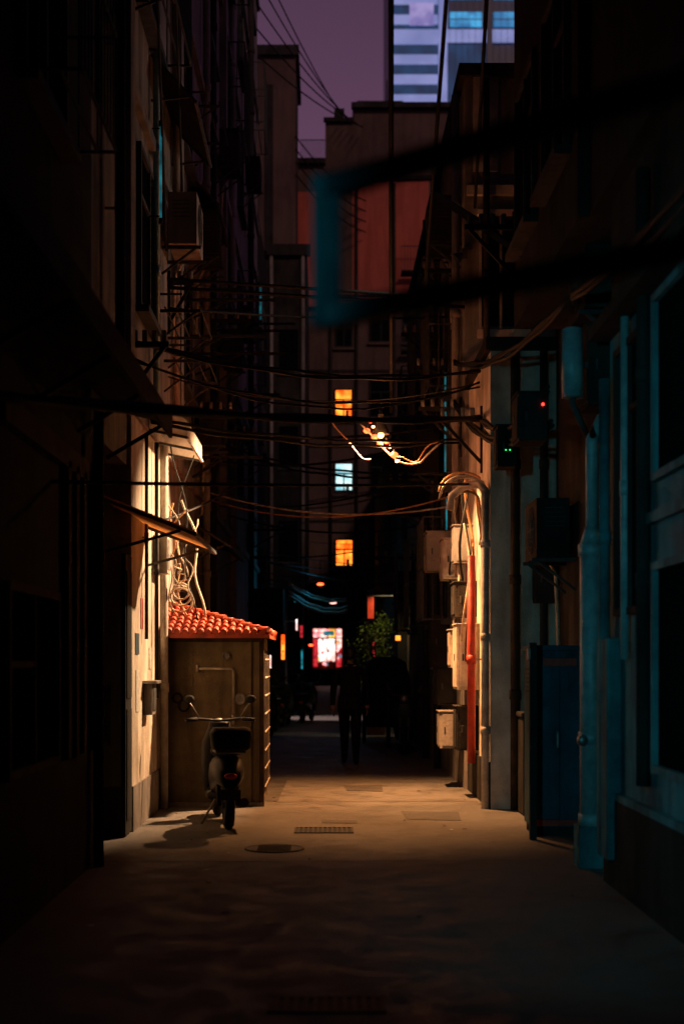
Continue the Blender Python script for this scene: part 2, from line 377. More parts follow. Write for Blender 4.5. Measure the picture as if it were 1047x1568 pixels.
b=B(); b.box(-1.84,-1.80,12.75,13.15,0.02,2.55,'dark'); b.box(-1.80,-1.79,12.8,13.1,0.15,1.15,'dark'); b.box(-1.80,-1.79,12.8,13.1,1.25,2.4,'dark'); b.build('open_door_leaf')
pipe('drain_pipe',[(-1.74,15.25,0),(-1.74,15.25,3.9)],0.045,'white',WL)
pipe('drain_pipe',[(-1.76,14.75,1.2),(-1.76,14.75,3.85)],0.022,'cable',WL)
pipe('conduit_pipe',[(-1.77,14.0,1.8),(-1.77,14.0,3.8)],0.018,'brown',WL)
b=B(); b.box(-1.81,-1.72,14.05,14.35,1.05,1.36,'grey'); b.box(-1.72,-1.71,14.08,14.32,1.09,1.32,'frame'); b.box(-1.81,-1.67,14.0,14.4,1.36,1.39,'steel'); b.build('letter_box',bevel=0.006)
b=B(); b.box(-1.81,-1.803,13.5,13.75,1.1,1.5,'paper'); b.box(-1.81,-1.802,14.5,14.72,1.5,1.72,'paper');b.box(-1.81,-1.802,13.45,13.7,1.65,1.85,'bluebox'); b.box(-1.81,-1.802,14.45,14.6,1.1,1.3,'poster'); b.box(-1.81,-1.802,13.85,14.0,1.9,2.2,'poster'); b.build('paper_notice')
random.seed(3)
for i in range(12):
    y=15.3+random.uniform(-0.2,0.6); x=-1.7+random.uniform(0,0.22)
    pts=[]; z=3.4+random.uniform(-1.1,0.5); zz=1.95+random.uniform(0,0.7)
    n=14; ph=random.uniform(0,6)
    for j in range(n+1):
        t=j/n; pts.append((x+0.10*math.sin(ph+3*t)+0.05*math.sin(9*t+ph),y+0.12*math.cos(ph+4*t),z+(zz-z)*t))
    bb=B(); bb.tube(pts,random.choice([0.007,0.009,0.014]),random.choice(['cablew','cable','cable','rust','cablew']),6); bb.build('hanging_cable')
b=B()
for i in range(3): b.torus((-1.6,15.6+i*0.03,2.25+i*0.05),0.13-0.02*i,0.011,'cablew','y',24,6)
b.build('cable_coil')
b=B(); b.box(-1.81,-1.66,14.85,15.1,2.5,2.9,'white'); b.box(-1.66,-1.65,14.88,15.07,2.54,2.86,'steel'); b.build('meter_box',bevel=0.006)

b=B()
b.quad([(-1.85,2,3.78),(-1.35,2,3.66),(-1.35,12.2,3.66),(-1.85,12.2,3.78)],'dark')
b.quad([(-1.85,2,3.74),(-1.35,2,3.62),(-1.35,12.2,3.62),(-1.85,12.2,3.74)],'dark')
b.box(-1.35,-1.32,2,12.2,3.5,3.69,'dark'); b.quad([(-1.85,12.2,3.74),(-1.35,12.2,3.62),(-1.35,12.2,3.66),(-1.85,12.2,3.78)],'dark')
for i in range(8):
    y=2.2+i*1.4; b.bar((-1.85,y,3.3),(-1.38,y,3.58),0.03,0.03,'dark')
b.build('shop_canopy')
def awning(x0,x1,y0,y1,z0,z1,k,name='awning',strut=0.5,sx=0.85):
    b=B(); n=max(4,int((y1-y0)/0.1))
    for i in range(n):
        ya=y0+(y1-y0)*i/n; yb=y0+(y1-y0)*(i+1)/n; ym=(ya+yb)/2; h=0.02
        b.quad([(x0,ya,z0),(x1,ya,z1),(x1,ym,z1+h),(x0,ym,z0+h)],k)
        b.quad([(x0,ym,z0+h),(x1,ym,z1+h),(x1,yb,z1),(x0,yb,z0)],k)
    b.bar((x1,y0,z1-0.012),(x1,y1,z1-0.012),0.03,0.03,'frame'); b.bar((x0,y0,z0-0.015),(x1,y0,z1-0.015),0.025,0.025,'rust' if k=='fibre' else 'frame'); b.bar((x0,y1,z0-0.015),(x1,y1,z1-0.015),0.03,0.03,'frame')
    for y in (y0+0.02,y1-0.02):
        xe=x0+(x1-x0)*sx; b.bar((x0,y,z0-strut),(xe,y,z0+(z1-z0)*sx-0.03),0.025,0.025,'frame')
    b.build(name)
awning(-1.95,-1.12,12.1,14.3,3.0,2.68,'fibre')
awning(-1.85,-1.38,15.0,17.0,8.0,7.5,'dark')
awning(-1.85,-1.45,19.0,21.0,8.1,7.7,'dark')
awning(-1.85,-1.35,20.0,23.0,3.5,3.2,'dark')
awning(-1.85,-1.45,12.0,13.6,8.3,7.9,'dark')
awning(-1.85,-1.40,25.0,27.0,5.9,5.6,'dark')
# white box canopy above the pier
b=B()
b.quad([(-1.84,14.3,4.34),(-1.40,14.3,4.00),(-1.40,16.0,4.00),(-1.84,16.0,4.34)],'fibrew')
b.quad([(-1.40,14.3,4.00),(-1.40,14.3,3.84),(-1.40,16.0,3.84),(-1.40,16.0,4.00)],'fibrew')
b.quad([(-1.84,14.3,4.34),(-1.84,14.3,3.92),(-1.40,14.3,3.84),(-1.40,14.3,4.00)],'fibrew')
b.quad([(-1.84,16.0,4.34),(-1.84,16.0,3.92),(-1.40,16.0,3.84),(-1.40,16.0,4.00)],'fibrew')
for y in (14.3,15.15,16.0): b.bar((-1.84,y,3.92),(-1.40,y,3.83),0.025,0.025,'frame')
b.bar((-1.40,14.3,3.83),(-1.40,16.0,3.83),0.025,0.025,'white')
b.build('window_canopy')
ac_unit(WL,1,15.9,6.25,k='grey')
ac_unit(WL,1,18.9,7.0,k='dark'); ac_unit(WL,1,19.8,4.6,k='dark'); ac_unit(WL,1,23.5,9.8,k='dark'); ac_unit(WL,1,24.0,6.6,k='dark'); ac_unit(WL,1,28.0,8.0,k='dark')
ac_unit(WL,1,31,12,k='dark')
def rack(y,z,n=4,D=0.5):
    b=B()
    for yy in (y,y+1.3):
        b.bar((WL,yy,z),(WL+D,yy,z),0.03,0.03,'frame'); b.bar((WL,yy,z-0.35),(WL+D*0.9,yy,z-0.01),0.02,0.02,'frame')
    for i in range(n): b.tube([(WL+D*(i+1)/n,y-0.1,z+0.015),(WL+D*(i+1)/n,y+1.4,z+0.015)],0.01,'frame',6)
    b.bar((WL,y,z+0.18),(WL+0.3,y,z+0.18),0.02,0.02,'frame')
    b.build('drying_rack')
rack(15.3,5.35); rack(16.2,5.0); rack(21.5,7.2); rack(18.0,8.6); rack(14.2,9.4)
pipe('drain_pipe',[(-1.76,20.9,0),(-1.76,20.9,20)],0.055,'grey',WL)
pipe('drain_pipe',[(-1.76,22.1,0),(-1.76,22.1,20)],0.055,'dark',WL)
pipe('drain_pipe',[(-1.78,14.9,4.4),(-1.78,14.9,12)],0.035,'tealp',WL)  # teal tone stands in for cyan reflected on this pipe
pipe('drain_pipe',[(-1.78,16.9,4.2),(-1.78,16.9,14)],0.04,'grey',WL)
pipe('drain_pipe',[(-1.78,26.9,0),(-1.78,26.9,20)],0.06,'grey',WL)
pipe('drain_pipe',[(-1.75,33,0),(-1.75,33,20)],0.07,'dark',WL)
pipe('drain_pipe',[(-1.76,11.0,0),(-1.76,11.0,3.6)],0.04,'brown',WL)
pipe('drain_pipe',[(-1.72,11.9,4),(-1.72,11.9,15)],0.04,'dark',WL)
def glint_tube(x,y,z0,z1,k='e_cyan',wx=WL,r=0.012):  # glowing tubes stand in for cyan light reflected on pipes
    b=B(); b.tube([(x,y,z0),(x,y,z1)],r,k,8)
    for z in (z0,z1): b.tube([(x,y,z-0.03),(x,y,z+0.03)],r*1.8,'black',8)
    for z in (z0+0.05,z1-0.05): b.bar((x,y,z),(wx,y,z),0.012,0.012,'black')
    b.build('pipe_glint')
glint_tube(-1.74,22.4,5.55,6.35); glint_tube(-1.72,37,10.4,11.4,'e_cyan2',r=0.03); glint_tube(-1.70,14.6,6.1,7.1,'e_cyan2')

# ---------------------------------------------------------------- shed
b=B()
xl,xr,yf,yb_=-1.80,-0.71,15.5,17.1
b.box(xl,xr,yf,yb_,0.0,1.84,'ochre')
b.box(-1.45,-0.85,yf-0.02,yf-0.001,0.05,1.75,'ochre')
b.box(-1.48,-1.45,yf-0.03,yf-0.001,0.0,1.79,'ochre'); b.box(-0.85,-0.82,yf-0.03,yf-0.001,0.0,1.79,'ochre'); b.box(-1.45,-0.85,yf-0.03,yf-0.001,1.75,1.788,'ochre')
b.box(xr-0.02,xr+0.03,yf-0.03,yf+0.02,0,1.84,'brown')
b.box(xl,xr+0.03,yf-0.05,yf-0.0015,1.79,1.86,'brown')
b.box(xr+0.001,xr+0.01,yf+0.08,yf+1.45,0.1,1.7,'dark')
for y in [yf+0.12+i*0.2 for i in range(7)]: b.bar((xr+0.03,y,0.15),(xr+0.03,y,1.65),0.012,0.012,'grey')
for z in [0.2+i*0.2 for i in range(8)]: b.bar((xr+0.035,yf+0.1,z),(xr+0.035,yf+1.4,z),0.012,0.015,'white')
b.box(xl,xr+0.02,yf-0.04,yf-0.002,0,0.045,'grey')
X0,X1,Y0,Y1=-1.81,-0.62,15.28,17.2; ZE=1.88; YP=16.25; ZP=2.22
b.quad([(X0,Y0,ZE),(X1,Y0,ZE),(X0,YP,ZP)],'tile'); b.quad([(X1,Y0,ZE),(X1,Y1,ZE),(X0,Y1,ZP),(X0,YP,ZP)],'tile')
b.quad([(X0,Y0,ZE-0.03),(X1,Y0,ZE-0.03),(X1,Y1,ZE-0.03),(X0,Y1,ZE-0.03)],'brown')
b.box(X0,X1,Y0-0.01,Y0+0.015,ZE-0.05,ZE-0.005,'tile'); b.box(X1-0.015,X1+0.01,Y0,Y1,ZE-0.05,ZE-0.005,'tile')
def tilerow(p0,p1):
    p0=Vector(p0);p1=Vector(p1);L=(p1-p0).length
    if L<0.05:return
    n=max(1,int(L/0.13)); d=(p1-p0)/n; up=Vector((0,0,0.012))
    for i in range(n):
        j=Vector((random.uniform(-.006,.006),0,random.uniform(-.005,.005)))
        b.tube([p0+d*i+up*1.3+j,p0+d*(i+1)+up*0.2+j],[0.034,0.027],'tile',10)
x=X0+0.04
while x<X1:
    t=(X1-x)/(X1-X0); tilerow((x,Y0-0.02,ZE),(x,Y0+(YP-Y0)*t,ZE+(ZP-ZE)*t)); x+=0.083
y=Y0+0.04
while y<Y1:
    t=min(1,(y-Y0)/(YP-Y0)); tilerow((X1+0.02,y,ZE),(X1-(X1-X0)*t,y,ZE+(ZP-ZE)*t)); y+=0.083
tilerow((X1,Y0,ZE+0.02),(X0,YP,ZP+0.02))
b.build('tiled_shed')
b=B()
b.tube([(-1.40,yf-0.06,1.50),(-1.03,yf-0.06,1.50),(-1.01,yf-0.06,1.48),(-1.01,yf-0.06,0.9)],0.014,'white',8)
b.tube([(-1.40,yf-0.06,1.46),(-1.40,yf-0.06,1.54)],0.02,'white',8)
b.tube([(-1.01,yf-0.07,1.0),(-1.01,yf-0.07,0.94)],0.022,'steel',8)
b.build('water_pipe')
for (x,z,r) in ((-1.09,1.64,0.035),(-0.94,1.17,0.055)):
    b=B(); b.tube([(x,yf-0.002,z),(x,yf-0.05,z)],r,'white',20); b.torus((x,yf-0.05,z),r,0.008,'steel','y',20,6); b.tube([(x,yf-0.05,z),(x,yf-0.056,z)],r*0.7,'steel',16); b.build('vent_cap')
b=B(); b.torus((-1.62,yf-0.04,1.18),0.05,0.012,'black','y'); b.torus((-1.55,yf-0.04,1.1),0.06,0.012,'black','y'); b.build('hose_reel')

# ---------------------------------------------------------------- scooter
def scooter(x,y,rot,k='scoot',box=True):
    b=B()
    for yy in (-0.62,0.62):
        b.torus((0,yy,0.225),0.18,0.048,'black','x',28,10)
        b.tube([(-0.035,yy,0.225),(0.035,yy,0.225)],0.12,'iron',20)
        b.tube([(-0.06,yy,0.225),(0.06,yy,0.225)],0.03,'frame',10)
    b.loft([((0,-0.86,0.42),0.05,0.03,'y'),((0,-0.82,0.50),0.10,0.09,'y'),((0,-0.62,0.55),0.15,0.15,'y'),((0,-0.35,0.52),0.165,0.18,'y'),((0,-0.12,0.46),0.15,0.16,'y'),((0,-0.02,0.36),0.13,0.1,'y')],k,18)
    b.loft([((0,-0.80,0.73),0.06,0.03,'y'),((0,-0.72,0.75),0.125,0.055,'y'),((0,-0.45,0.75),0.15,0.06,'y'),((0,-0.2,0.71),0.14,0.06,'y'),((0,-0.05,0.68),0.09,0.045,'y')],'black',18)
    b.loft([((0,-0.05,0.27),0.15,0.045,'y'),((0,0.2,0.26),0.16,0.04,'y'),((0,0.36,0.28),0.14,0.05,'y')],k,14,4)
    b.loft([((0,0.36,0.28),0.16,0.04,'z'),((0,0.42,0.5),0.19,0.05,'z'),((0,0.45,0.75),0.18,0.06,'z'),((0,0.42,0.9),0.12,0.07,'z'),((0,0.4,0.97),0.10,0.06,'z')],k,16)
    b.loft([((0,0.38,0.40),0.06,0.03,'y'),((0,0.55,0.46),0.075,0.035,'y'),((0,0.72,0.44),0.07,0.03,'y'),((0,0.84,0.36),0.05,0.02,'y')],k,12)
    for sx in (-0.07,0.07): b.tube([(sx,0.62,0.225),(sx,0.48,0.62)],0.018,'steel',8)
    for sx in (-0.09,0.09): b.tube([(sx,-0.62,0.225),(sx,-0.5,0.52)],0.022,'frame',8)
    b.tube([(0.12,-0.2,0.25),(0.13,-0.5,0.22),(0.13,-0.82,0.27)],[0.02,0.035,0.045],'frame',10)
    b.tube([(-0.34,0.30,0.99),(-0.2,0.37,1.0),(0,0.40,0.98),(0.2,0.37,1.0),(0.34,0.30,0.99)],0.014,'frame',8)
    for sx in (-1,1):
        b.tube([(sx*0.35,0.29,0.99),(sx*0.23,0.35,1.0)],0.02,'black',8)
        b.tube([(sx*0.2,0.37,1.0),(sx*0.27,0.36,1.12),(sx*0.31,0.34,1.17)],0.007,'steel',6)
        b.ball((sx*0.31,0.33,1.2),0.055,'black',(1,0.3,0.75)); b.ball((sx*0.31,0.318,1.2),0.046,'frame',(1,0.2,0.75))
    b.ball((0,0.5,0.93),0.075,'steel',(1,0.6,1))
    b.ball((0,-0.865,0.52),0.05,'redp',(1.2,0.4,0.6)); b.box(-0.09,0.09,-0.90,-0.895,0.3,0.4,'iron'); b.bar((0,-0.86,0.42),(0,-0.897,0.36),0.02,0.02,'frame')
    b.tube([(-0.13,-0.5,0.74),(-0.13,-0.88,0.74),(0.13,-0.88,0.74),(0.13,-0.5,0.74)],0.012,'steel',8)
    b.box(-0.02,0.02,-0.9,-0.55,0.02+0.34,0.38,'black')
    if box:
        b.loft([((0,-0.86,0.76),0.15,0.13,'z'),((0,-0.86,0.79),0.18,0.155,'z'),((0,-0.86,0.90),0.19,0.16,'z'),((0,-0.86,0.92),0.195,0.165,'z'),((0,-0.86,0.97),0.16,0.13,'z')],'black',20,5)
    b.tube([(-0.08,-0.1,0.24),(-0.22,-0.12,0.0)],0.012,'steel',6)
    return b.build('parked_scooter',(x,y,0),rot)
scooter(-1.02,14.0,R(9))
scooter(-1.25,29,R(-8)); scooter(-1.2,32,R(5),box=False); scooter(-1.0,34.5,R(-5)); scooter(-0.5,36.5,R(-10),box=False)
scooter(1.35,24.5,R(175),box=False)

# ---------------------------------------------------------------- RIGHT buildings
WR=2.05
b=B()
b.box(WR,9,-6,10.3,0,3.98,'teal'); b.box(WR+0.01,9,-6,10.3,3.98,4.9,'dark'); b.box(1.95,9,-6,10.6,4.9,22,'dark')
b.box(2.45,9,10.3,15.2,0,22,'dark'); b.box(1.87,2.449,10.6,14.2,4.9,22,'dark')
wb(b,WR,-1,0,0.05,-6,10.3,0,0.62,'dark')
wb(b,WR,-1,0.0,0.05,-6,10.3,0.62,0.67,'teal')
wb(b,WR,-1,0.0,0.16,-6,10.3,3.9,3.99,'dark')
side_window(b,WR,-1,6.6,8.75,0.95,2.15,'teal',sill=False); side_window(b,WR,-1,6.6,8.75,2.75,3.8,'teal',sill=False); side_window(b,WR,-1,9.15,9.9,1.95,3.7,'dark',sill=False)
wb(b,WR,-1,0,0.04,6,9.0,2.45,2.52,'teal')
for z in (5.6,8.6,11.6):
    for y0 in (11,12.7): side_window(b,1.87,-1,y0,y0+1.1,z,z+1.4)
b.build('teal_building')
b=B()
b.box(1.75,9,15.2,17.5,0,4.9,'cream'); b.box(1.70,9,17.5,30,0,8.75,'grey')
b.box(1.62,9,17.4,30.1,8.75,8.9,'dark'); b.box(1.70,9,15.2,17.49,4.91,5.05,'dark')
b.box(1.73,1.75,15.2,17.5,0,0.5,'dark')
b.box(1.80,2.1,17.46,17.5,7.6,8.75,'cream'); b.box(1.72,2.6,17.44,17.5,7.3,7.42,'cream')
b.box(1.9,2.4,17.47,17.5,5.7,7.0,'glass')
for x in (1.9,2.15): b.box(x-0.03,x,17.45,17.5,5.65,7.05,'white')
b.box(1.85,2.5,17.44,17.5,5.55,5.65,'cream'); b.box(1.85,2.5,17.44,17.5,7.05,7.12,'cream')
for z in (5.2,):
    for y0 in (18.5,21.5,25): side_window(b,1.70,-1,y0,y0+1.4,z,z+1.5,'frame',grille=True)
for z in (2.2,):
    for y0 in (19.5,23,26.5): side_window(b,1.70,-1,y0,y0+1.2,z,z+1.3,'frame',grille=True)
b.build('stepped_building')
b=B(); b.box(1.85,9,30,55,0,8.0,'dark'); b.box(1.55,3,31,52,0,3.2,'dark')
for y0 in (33,38,43,48): side_window(b,1.85,-1,y0,y0+1.4,4.5,6,'frame')
b.build('row_building')
b=B(); b.box(-12,12,-16,-10,0,14,'dark')  # unseen block added behind the camera to keep sun off the foreground
for z in (1.5,4.5,7.5,10.5):
    for x in (-6,-2,2,6): b.box(x,x+1.4,-9.999,-9.97,z,z+1.5,'glass'); b.box(x-0.1,x+1.5,-9.999,-9.85,z-0.12,z-0.02,'grey')
b.build('sun_block_building')

pipe('gas_pipe',[(1.60,15.75,0.45),(1.60,15.75,2.75)],0.045,'redp',1.75)
b=B(); b.tube([(1.70,15.25,0),(1.70,15.25,3.4)],0.045,'white',12); b.tube([(1.70,15.25,3.3),(1.70,15.25,3.4),(1.66,15.4,3.5),(1.5,15.6,3.5),(1.38,15.7,3.4),(1.36,15.7,3.25)],0.045,'white',12)
for z in (0.8,1.8,2.8): b.tube([(1.70,15.25,z),(1.70,15.25,z+0.08)],0.056,'white',12)
b.build('drain_pipe')
def elec_box(x0,x1,y0,y1,z0,z1,k='white',name='electric_meter_box',led=None):
    b=B(); b.box(x0,x1,y0,y1,z0,z1,k); t=0.03
    b.box(x0+t,x1-t,y0-0.012,y0-0.001,z0+t,z1-t,k); b.box(x0-0.012,x0-0.001,y0+t,y1-t,z0+t,z1-t,k)
    b.box(x0-0.02,x0-0.012,(y0+y1)/2,(y0+y1)/2+0.03,(z0+z1)/2-0.04,(z0+z1)/2+0.04,'frame')
    b.box(x0+0.05,x0+0.07,y0-0.02,y0-0.012,(z0+z1)/2-0.04,(z0+z1)/2+0.04,'frame')
    b.box(x0-0.02,x1,y0-0.02,y1+0.02,z1,z1+0.015,k)
    if led:
        for (dx,dz) in led[1]: b.ball((x0+dx,y0-0.02,z0+dz),led[2],led[0])
    return b.build(name,bevel=0.004)
elec_box(1.50,1.75,16.6,17.1,2.1,2.5,'dark'); elec_box(1.50,1.75,16.3,16.85,1.25,2.0,'white')
elec_box(1.48,1.75,17.0,17.35,1.5,1.95,'white'); elec_box(1.45,1.70,17.7,18.2,2.6,3.1,'white'); elec_box(1.45,1.70,18.6,19.2,1.0,1.5,'dark')
elec_box(1.50,1.75,16.4,16.8,0.55,1.05,'dark'); elec_box(1.30,1.70,18.4,18.9,2.75,3.25,'grey'); elec_box(1.45,1.70,19.6,20.2,1.5,2.2,'dark')
elec_box(2.2,2.44,15.0,15.19,2.2,2.7,'dark'); elec_box(1.52,1.75,17.0,17.3,2.75,3.2,'grey')
elec_box(1.40,1.70,17.6,18.0,0.5,0.95,'grey')
random.seed(5)
for i in range(9):
    y=16.1+random.uniform(0,1.9); pts=[];z=3.5+random.uniform(-.6,.3); zz=z-random.uniform(0.7,1.8); ph=random.uniform(0,6); x=1.66-random.uniform(0,0.12)
    for j in range(15):
        t=j/14; pts.append((x+0.05*math.sin(ph+5*t),y+0.18*math.cos(ph+4*t),z+(zz-z)*t))
    bb=B(); bb.tube(pts,random.choice([.009,.012,.016]),random.choice(['cablew','cable','cable','rust']),6); bb.build('hanging_cable')
for i in range(5):
    pts=[]; a=random.uniform(0.12,0.3); cy=15.7+i*0.12
    for j in range(15):
        t=j/14*math.pi; pts.append((1.45-a*math.cos(t)+0.1,cy,3.35+a*0.8*math.sin(t)+i*0.04))
    pts.append((1.74,cy,2.9)); bb=B(); bb.tube(pts,0.014,'cablew' if i%2 else 'rust',6); bb.build('hanging_cable')
pipe('drain_pipe',[(2.0,15.12,0),(2.0,15.12,4.9)],0.05,'brown',None)
pipe('drain_pipe',[(2.30,15.1,0),(2.30,15.1,4.9)],0.04,'dark',None)
b=B(); X0,X1,Y0,Y1=1.86,2.36,12.9,13.4
b.box(X0,X1,Y0,Y1,0.08,1.68,'bluebox'); b.box(X0-0.02,X1+0.02,Y0-0.02,Y1+0.02,1.68,1.73,'bluebox'); b.box(X0+0.02,X1-0.02,Y0+0.02,Y1,0,0.08,'dark')
b.box(X0+0.03,(X0+X1)/2-0.005,Y0-0.015,Y0-0.001,0.15,1.62,'bluebox'); b.box((X0+X1)/2+0.005,X1-0.03,Y0-0.015,Y0-0.001,0.15,1.62,'bluebox')
b.box(X0,X1,Y0-0.012,Y0-0.001,0.09,0.145,'redp'); b.box(X0+0.10,X1-0.10,Y0-0.02,Y0-0.0155,1.54,1.61,'redp')
b.box((X0+X1)/2-0.03,(X0+X1)/2-0.012,Y0-0.035,Y0-0.0155,0.8,0.95,'steel')
for i in range(6): b.box(X0-0.006,X0-0.001,Y0+0.1,Y1-0.1,1.3+i*0.04,1.32+i*0.04,'frame')
b.build('utility_cabinet',bevel=0.006)
b=B(); b.box(1.80,1.86,12.6,12.66,0,1.75,'dark'); b.box(1.78,1.80,12.58,12.68,1.6,1.7,'white'); b.build('bollard_post')
b=B(); b.tube([(2.05,11.0,0.32),(2.05,11.0,2.5)],0.095,'tealp',20); b.tube([(2.05,11.0,2.5),(2.05,11.0,2.62)],[0.095,0.055],'tealp',20); b.tube([(2.05,11.0,2.62),(2.05,11.0,3.3),(2.12,11.0,3.45),(2.3,11.0,3.55)],0.05,'tealp',16)
for z in (0.32,0.95,2.4): b.tube([(2.05,11.0,z),(2.05,11.0,z+0.09)],0.108,'tealp',20)
b.box(1.93,2.17,10.88,11.12,0,0.32,'teal'); b.ball((1.96,10.92,0.98),0.045,'steel')
b.build('rainwater_pipe')
pipe('drain_pipe',[(1.98,10.15,0.2),(1.98,10.15,3.6)],0.04,'teal',WR)
pipe('drain_pipe',[(2.0,9.55,1.6),(2.0,9.55,3.9)],0.03,'tealp',WR)
pipe('drain_pipe',[(2.0,9.0,0.8),(2.0,9.0,4.7)],0.045,'dark',WR)
b=B(); b.box(1.95,2.05,9.9,10.29,0.2,1.75,'teal'); b.build('wall_buttress',bevel=0.01)
elec_box(1.62,1.86,12.0,12.4,3.45,3.85,'dark',led=('e_red',[(0.2,0.3)],0.013))
elec_box(1.68,1.86,14.0,14.3,3.5,3.9,'dark',led=('e_green',[(0.08,0.16),(0.12,0.16)],0.008))
b=B(); b.tube([(1.83,10.6,3.55),(1.83,10.6,4.05)],0.08,'tealp',20); b.ball((1.83,10.6,4.05),0.08,'tealp',(1,1,0.35)); b.tube([(1.83,10.6,3.6),(1.83,10.6,3.5),(1.95,10.7,3.3)],0.025,'frame'); b.bar((1.83,10.6,3.8),(2.2,10.7,3.8),0.04,0.04,'frame'); b.build('water_heater_tank')
elec_box(1.95,2.2,10.6,11.0,3.5,4.1,'dark')
ac_unit(2.45,-1,11.3,4.4,k='dark'); ac_unit(2.45,-1,13.9,2.6,k='dark')
ac_unit(1.70,-1,20.5,4.3,k='dark'); ac_unit(1.70,-1,24,4.1,k='dark'); ac_unit(1.70,-1,18.0,6.9,k='dark'); ac_unit(1.70,-1,27,2.7,k='dark')
pipe('drain_pipe',[(1.62,17.9,3.2),(1.62,17.9,8.7)],0.05,'grey',1.7); pipe('drain_pipe',[(1.62,20.9,0),(1.62,20.9,8.7)],0.05,'dark',1.7)
pipe('drain_pipe',[(1.60,23,0),(1.60,23,8.7)],0.05,'dark',1.7); pipe('drain_pipe',[(1.95,17.38,5.1),(1.95,17.38,8.7)],0.04,'dark',None)
glint_tube(1.60,19.2,4.1,5.5,'e_cyan2',1.7); glint_tube(1.60,19.0,3.3,3.8,'e_cyan2',1.7)
def bracket(x,y,z,L,s):
    b=B(); b.bar((x,y,z),(x+s*L,y,z),0.05,0.05,'black'); b.bar((x,y,z-0.5),(x+s*L*0.9,y,z-0.02),0.035,0.035,'black')
    for i in range(4): b.tube([(x+s*L*(i+1)/4.5,y,z+0.02),(x+s*L*(i+1)/4.5,y,z+0.13)],0.025,'grey',8)
    b.bar((x,y,z-0.6),(x,y,z+0.15),0.05,0.04,'black'); b.build('cable_bracket')
for a in ((1.70,17.9,4.75,0.55,-1),(1.7,19.5,5.6,0.5,-1),(1.87,14.15,5.9,0.5,-1),(1.75,16.0,4.3,0.5,-1),(-1.85,16.6,6.0,0.3,1),(-1.85,13.1,4.5,0.4,1),(1.7,24,4.6,0.7,-1),(1.7,28,3.6,0.8,-1),(-1.85,19.5,5.0,0.6,1),(-1.85,24,5.4,0.7,1),(1.7,18.3,6.6,0.5,-1),(1.7,21,6.4,0.6,-1),(1.7,26,5.6,0.9,-1),(-1.85,29,7.0,0.9,1),(-1.85,21,6.6,0.8,1),(-1.85,33,4.6,0.9,1)): bracket(*a)
b=B(); b.bar((1.15,15,6.5),(2.0,13.5,5.35),0.06,0.06,'black'); b.bar((1.15,15,6.5),(1.75,16,6.5),0.05,0.05,'black'); b.build('steel_strut')
b=B()
for z,y in ((6.02,16.52),(5.93,16.55)): b.tube([(-1.85,y,z),(1.70,y+1.0,z+0.02)],0.022,'black',8)
for x,y,z,L in ((-1.85,17.6,5.6,1.1),(-1.85,18.2,6.2,1.2),(-1.85,20.0,5.9,1.3),(-1.85,22.5,6.8,1.4),(-1.85,25.0,7.5,1.3),(-1.85,19.0,4.3,1.0)):
    b.bar((x,y,z),(x+L,y,z),0.035,0.035,'black'); b.bar((x,y,z-0.3),(x+L*0.5,y,z-0.01),0.025,0.025,'black')
b.build('steel_rod')
b=B(); b.box(2.0,2.4,14.5,14.9,0,1.0,'dark'); b.box(1.98,2.42,14.48,14.92,1.0,1.06,'dark'); b.build('waste_bin',bevel=0.02)

# ---------------------------------------------------------------- foreground sign frame
b=B(); A=Vector((0.0,3.2,2.66)); C=Vector((0.0,3.2,2.37)); D=Vector((1.95,2.0,2.84)); E=Vector((1.95,2.0,2.46))
b.bar(A+Vector((0,0,0.025)),C-Vector((0,0,0.025)),0.065,0.055,'tealframe'); b.bar(A,D,0.05,0.05,'shadeframe')
cm=C.lerp(E,0.10); b.bar(C,cm,0.05,0.05,'tealframe'); b.bar(cm,E,0.05,0.05,'shadeframe')
m1=A.lerp(D,0.42); m2=C.lerp(E,0.42); b.bar(m1,m2,0.035,0.035,'shadeframe'); b.bar(D,E,0.05,0.05,'shadeframe'); b.bar(D,(2.05,2.0,2.84),0.05,0.05,'shadeframe'); b.bar(E,(2.05,2.0,2.46),0.05,0.05,'shadeframe')
b.build('sign_bracket_frame',bevel=0.004)

# ---------------------------------------------------------------- far building with passage
b=B(); Y=55
b.box(-9,-0.9,Y,Y+6,0,4.6,'dark'); b.box(2.3,14,Y,Y+6,0,4.6,'dark')
b.box(-9,-0.05,Y,Y+6,4.6,20.8,'far'); b.box(-0.05,1.0,Y,Y+6,4.6,22.4,'far'); b.box(1.0,3.95,Y,Y+6,4.6,15.5,'far'); b.box(1.0,3.95,Y,Y+6,15.5,20.2,'red_plaster'); b.box(3.95,14,Y,Y+6,4.6,20.2,'far'); b.box(1.0,14,Y,Y+6,20.2,22.9,'far')
b.box(-1.2,0.0,Y-0.25,Y-0.001,15.2,19.6,'red_plaster')
b.box(0.95,14,Y-0.3,Y-0.002,22.85,23.05,'dark'); b.box(-0.12,1.05,Y-0.2,Y-0.003,22.35,22.5,'dark'); b.box(-9,-0.05,Y-0.3,Y-0.002,20.7,20.9,'dark')
b.box(0.99,14,Y-0.15,Y-0.002,20.15,20.3,'dark')
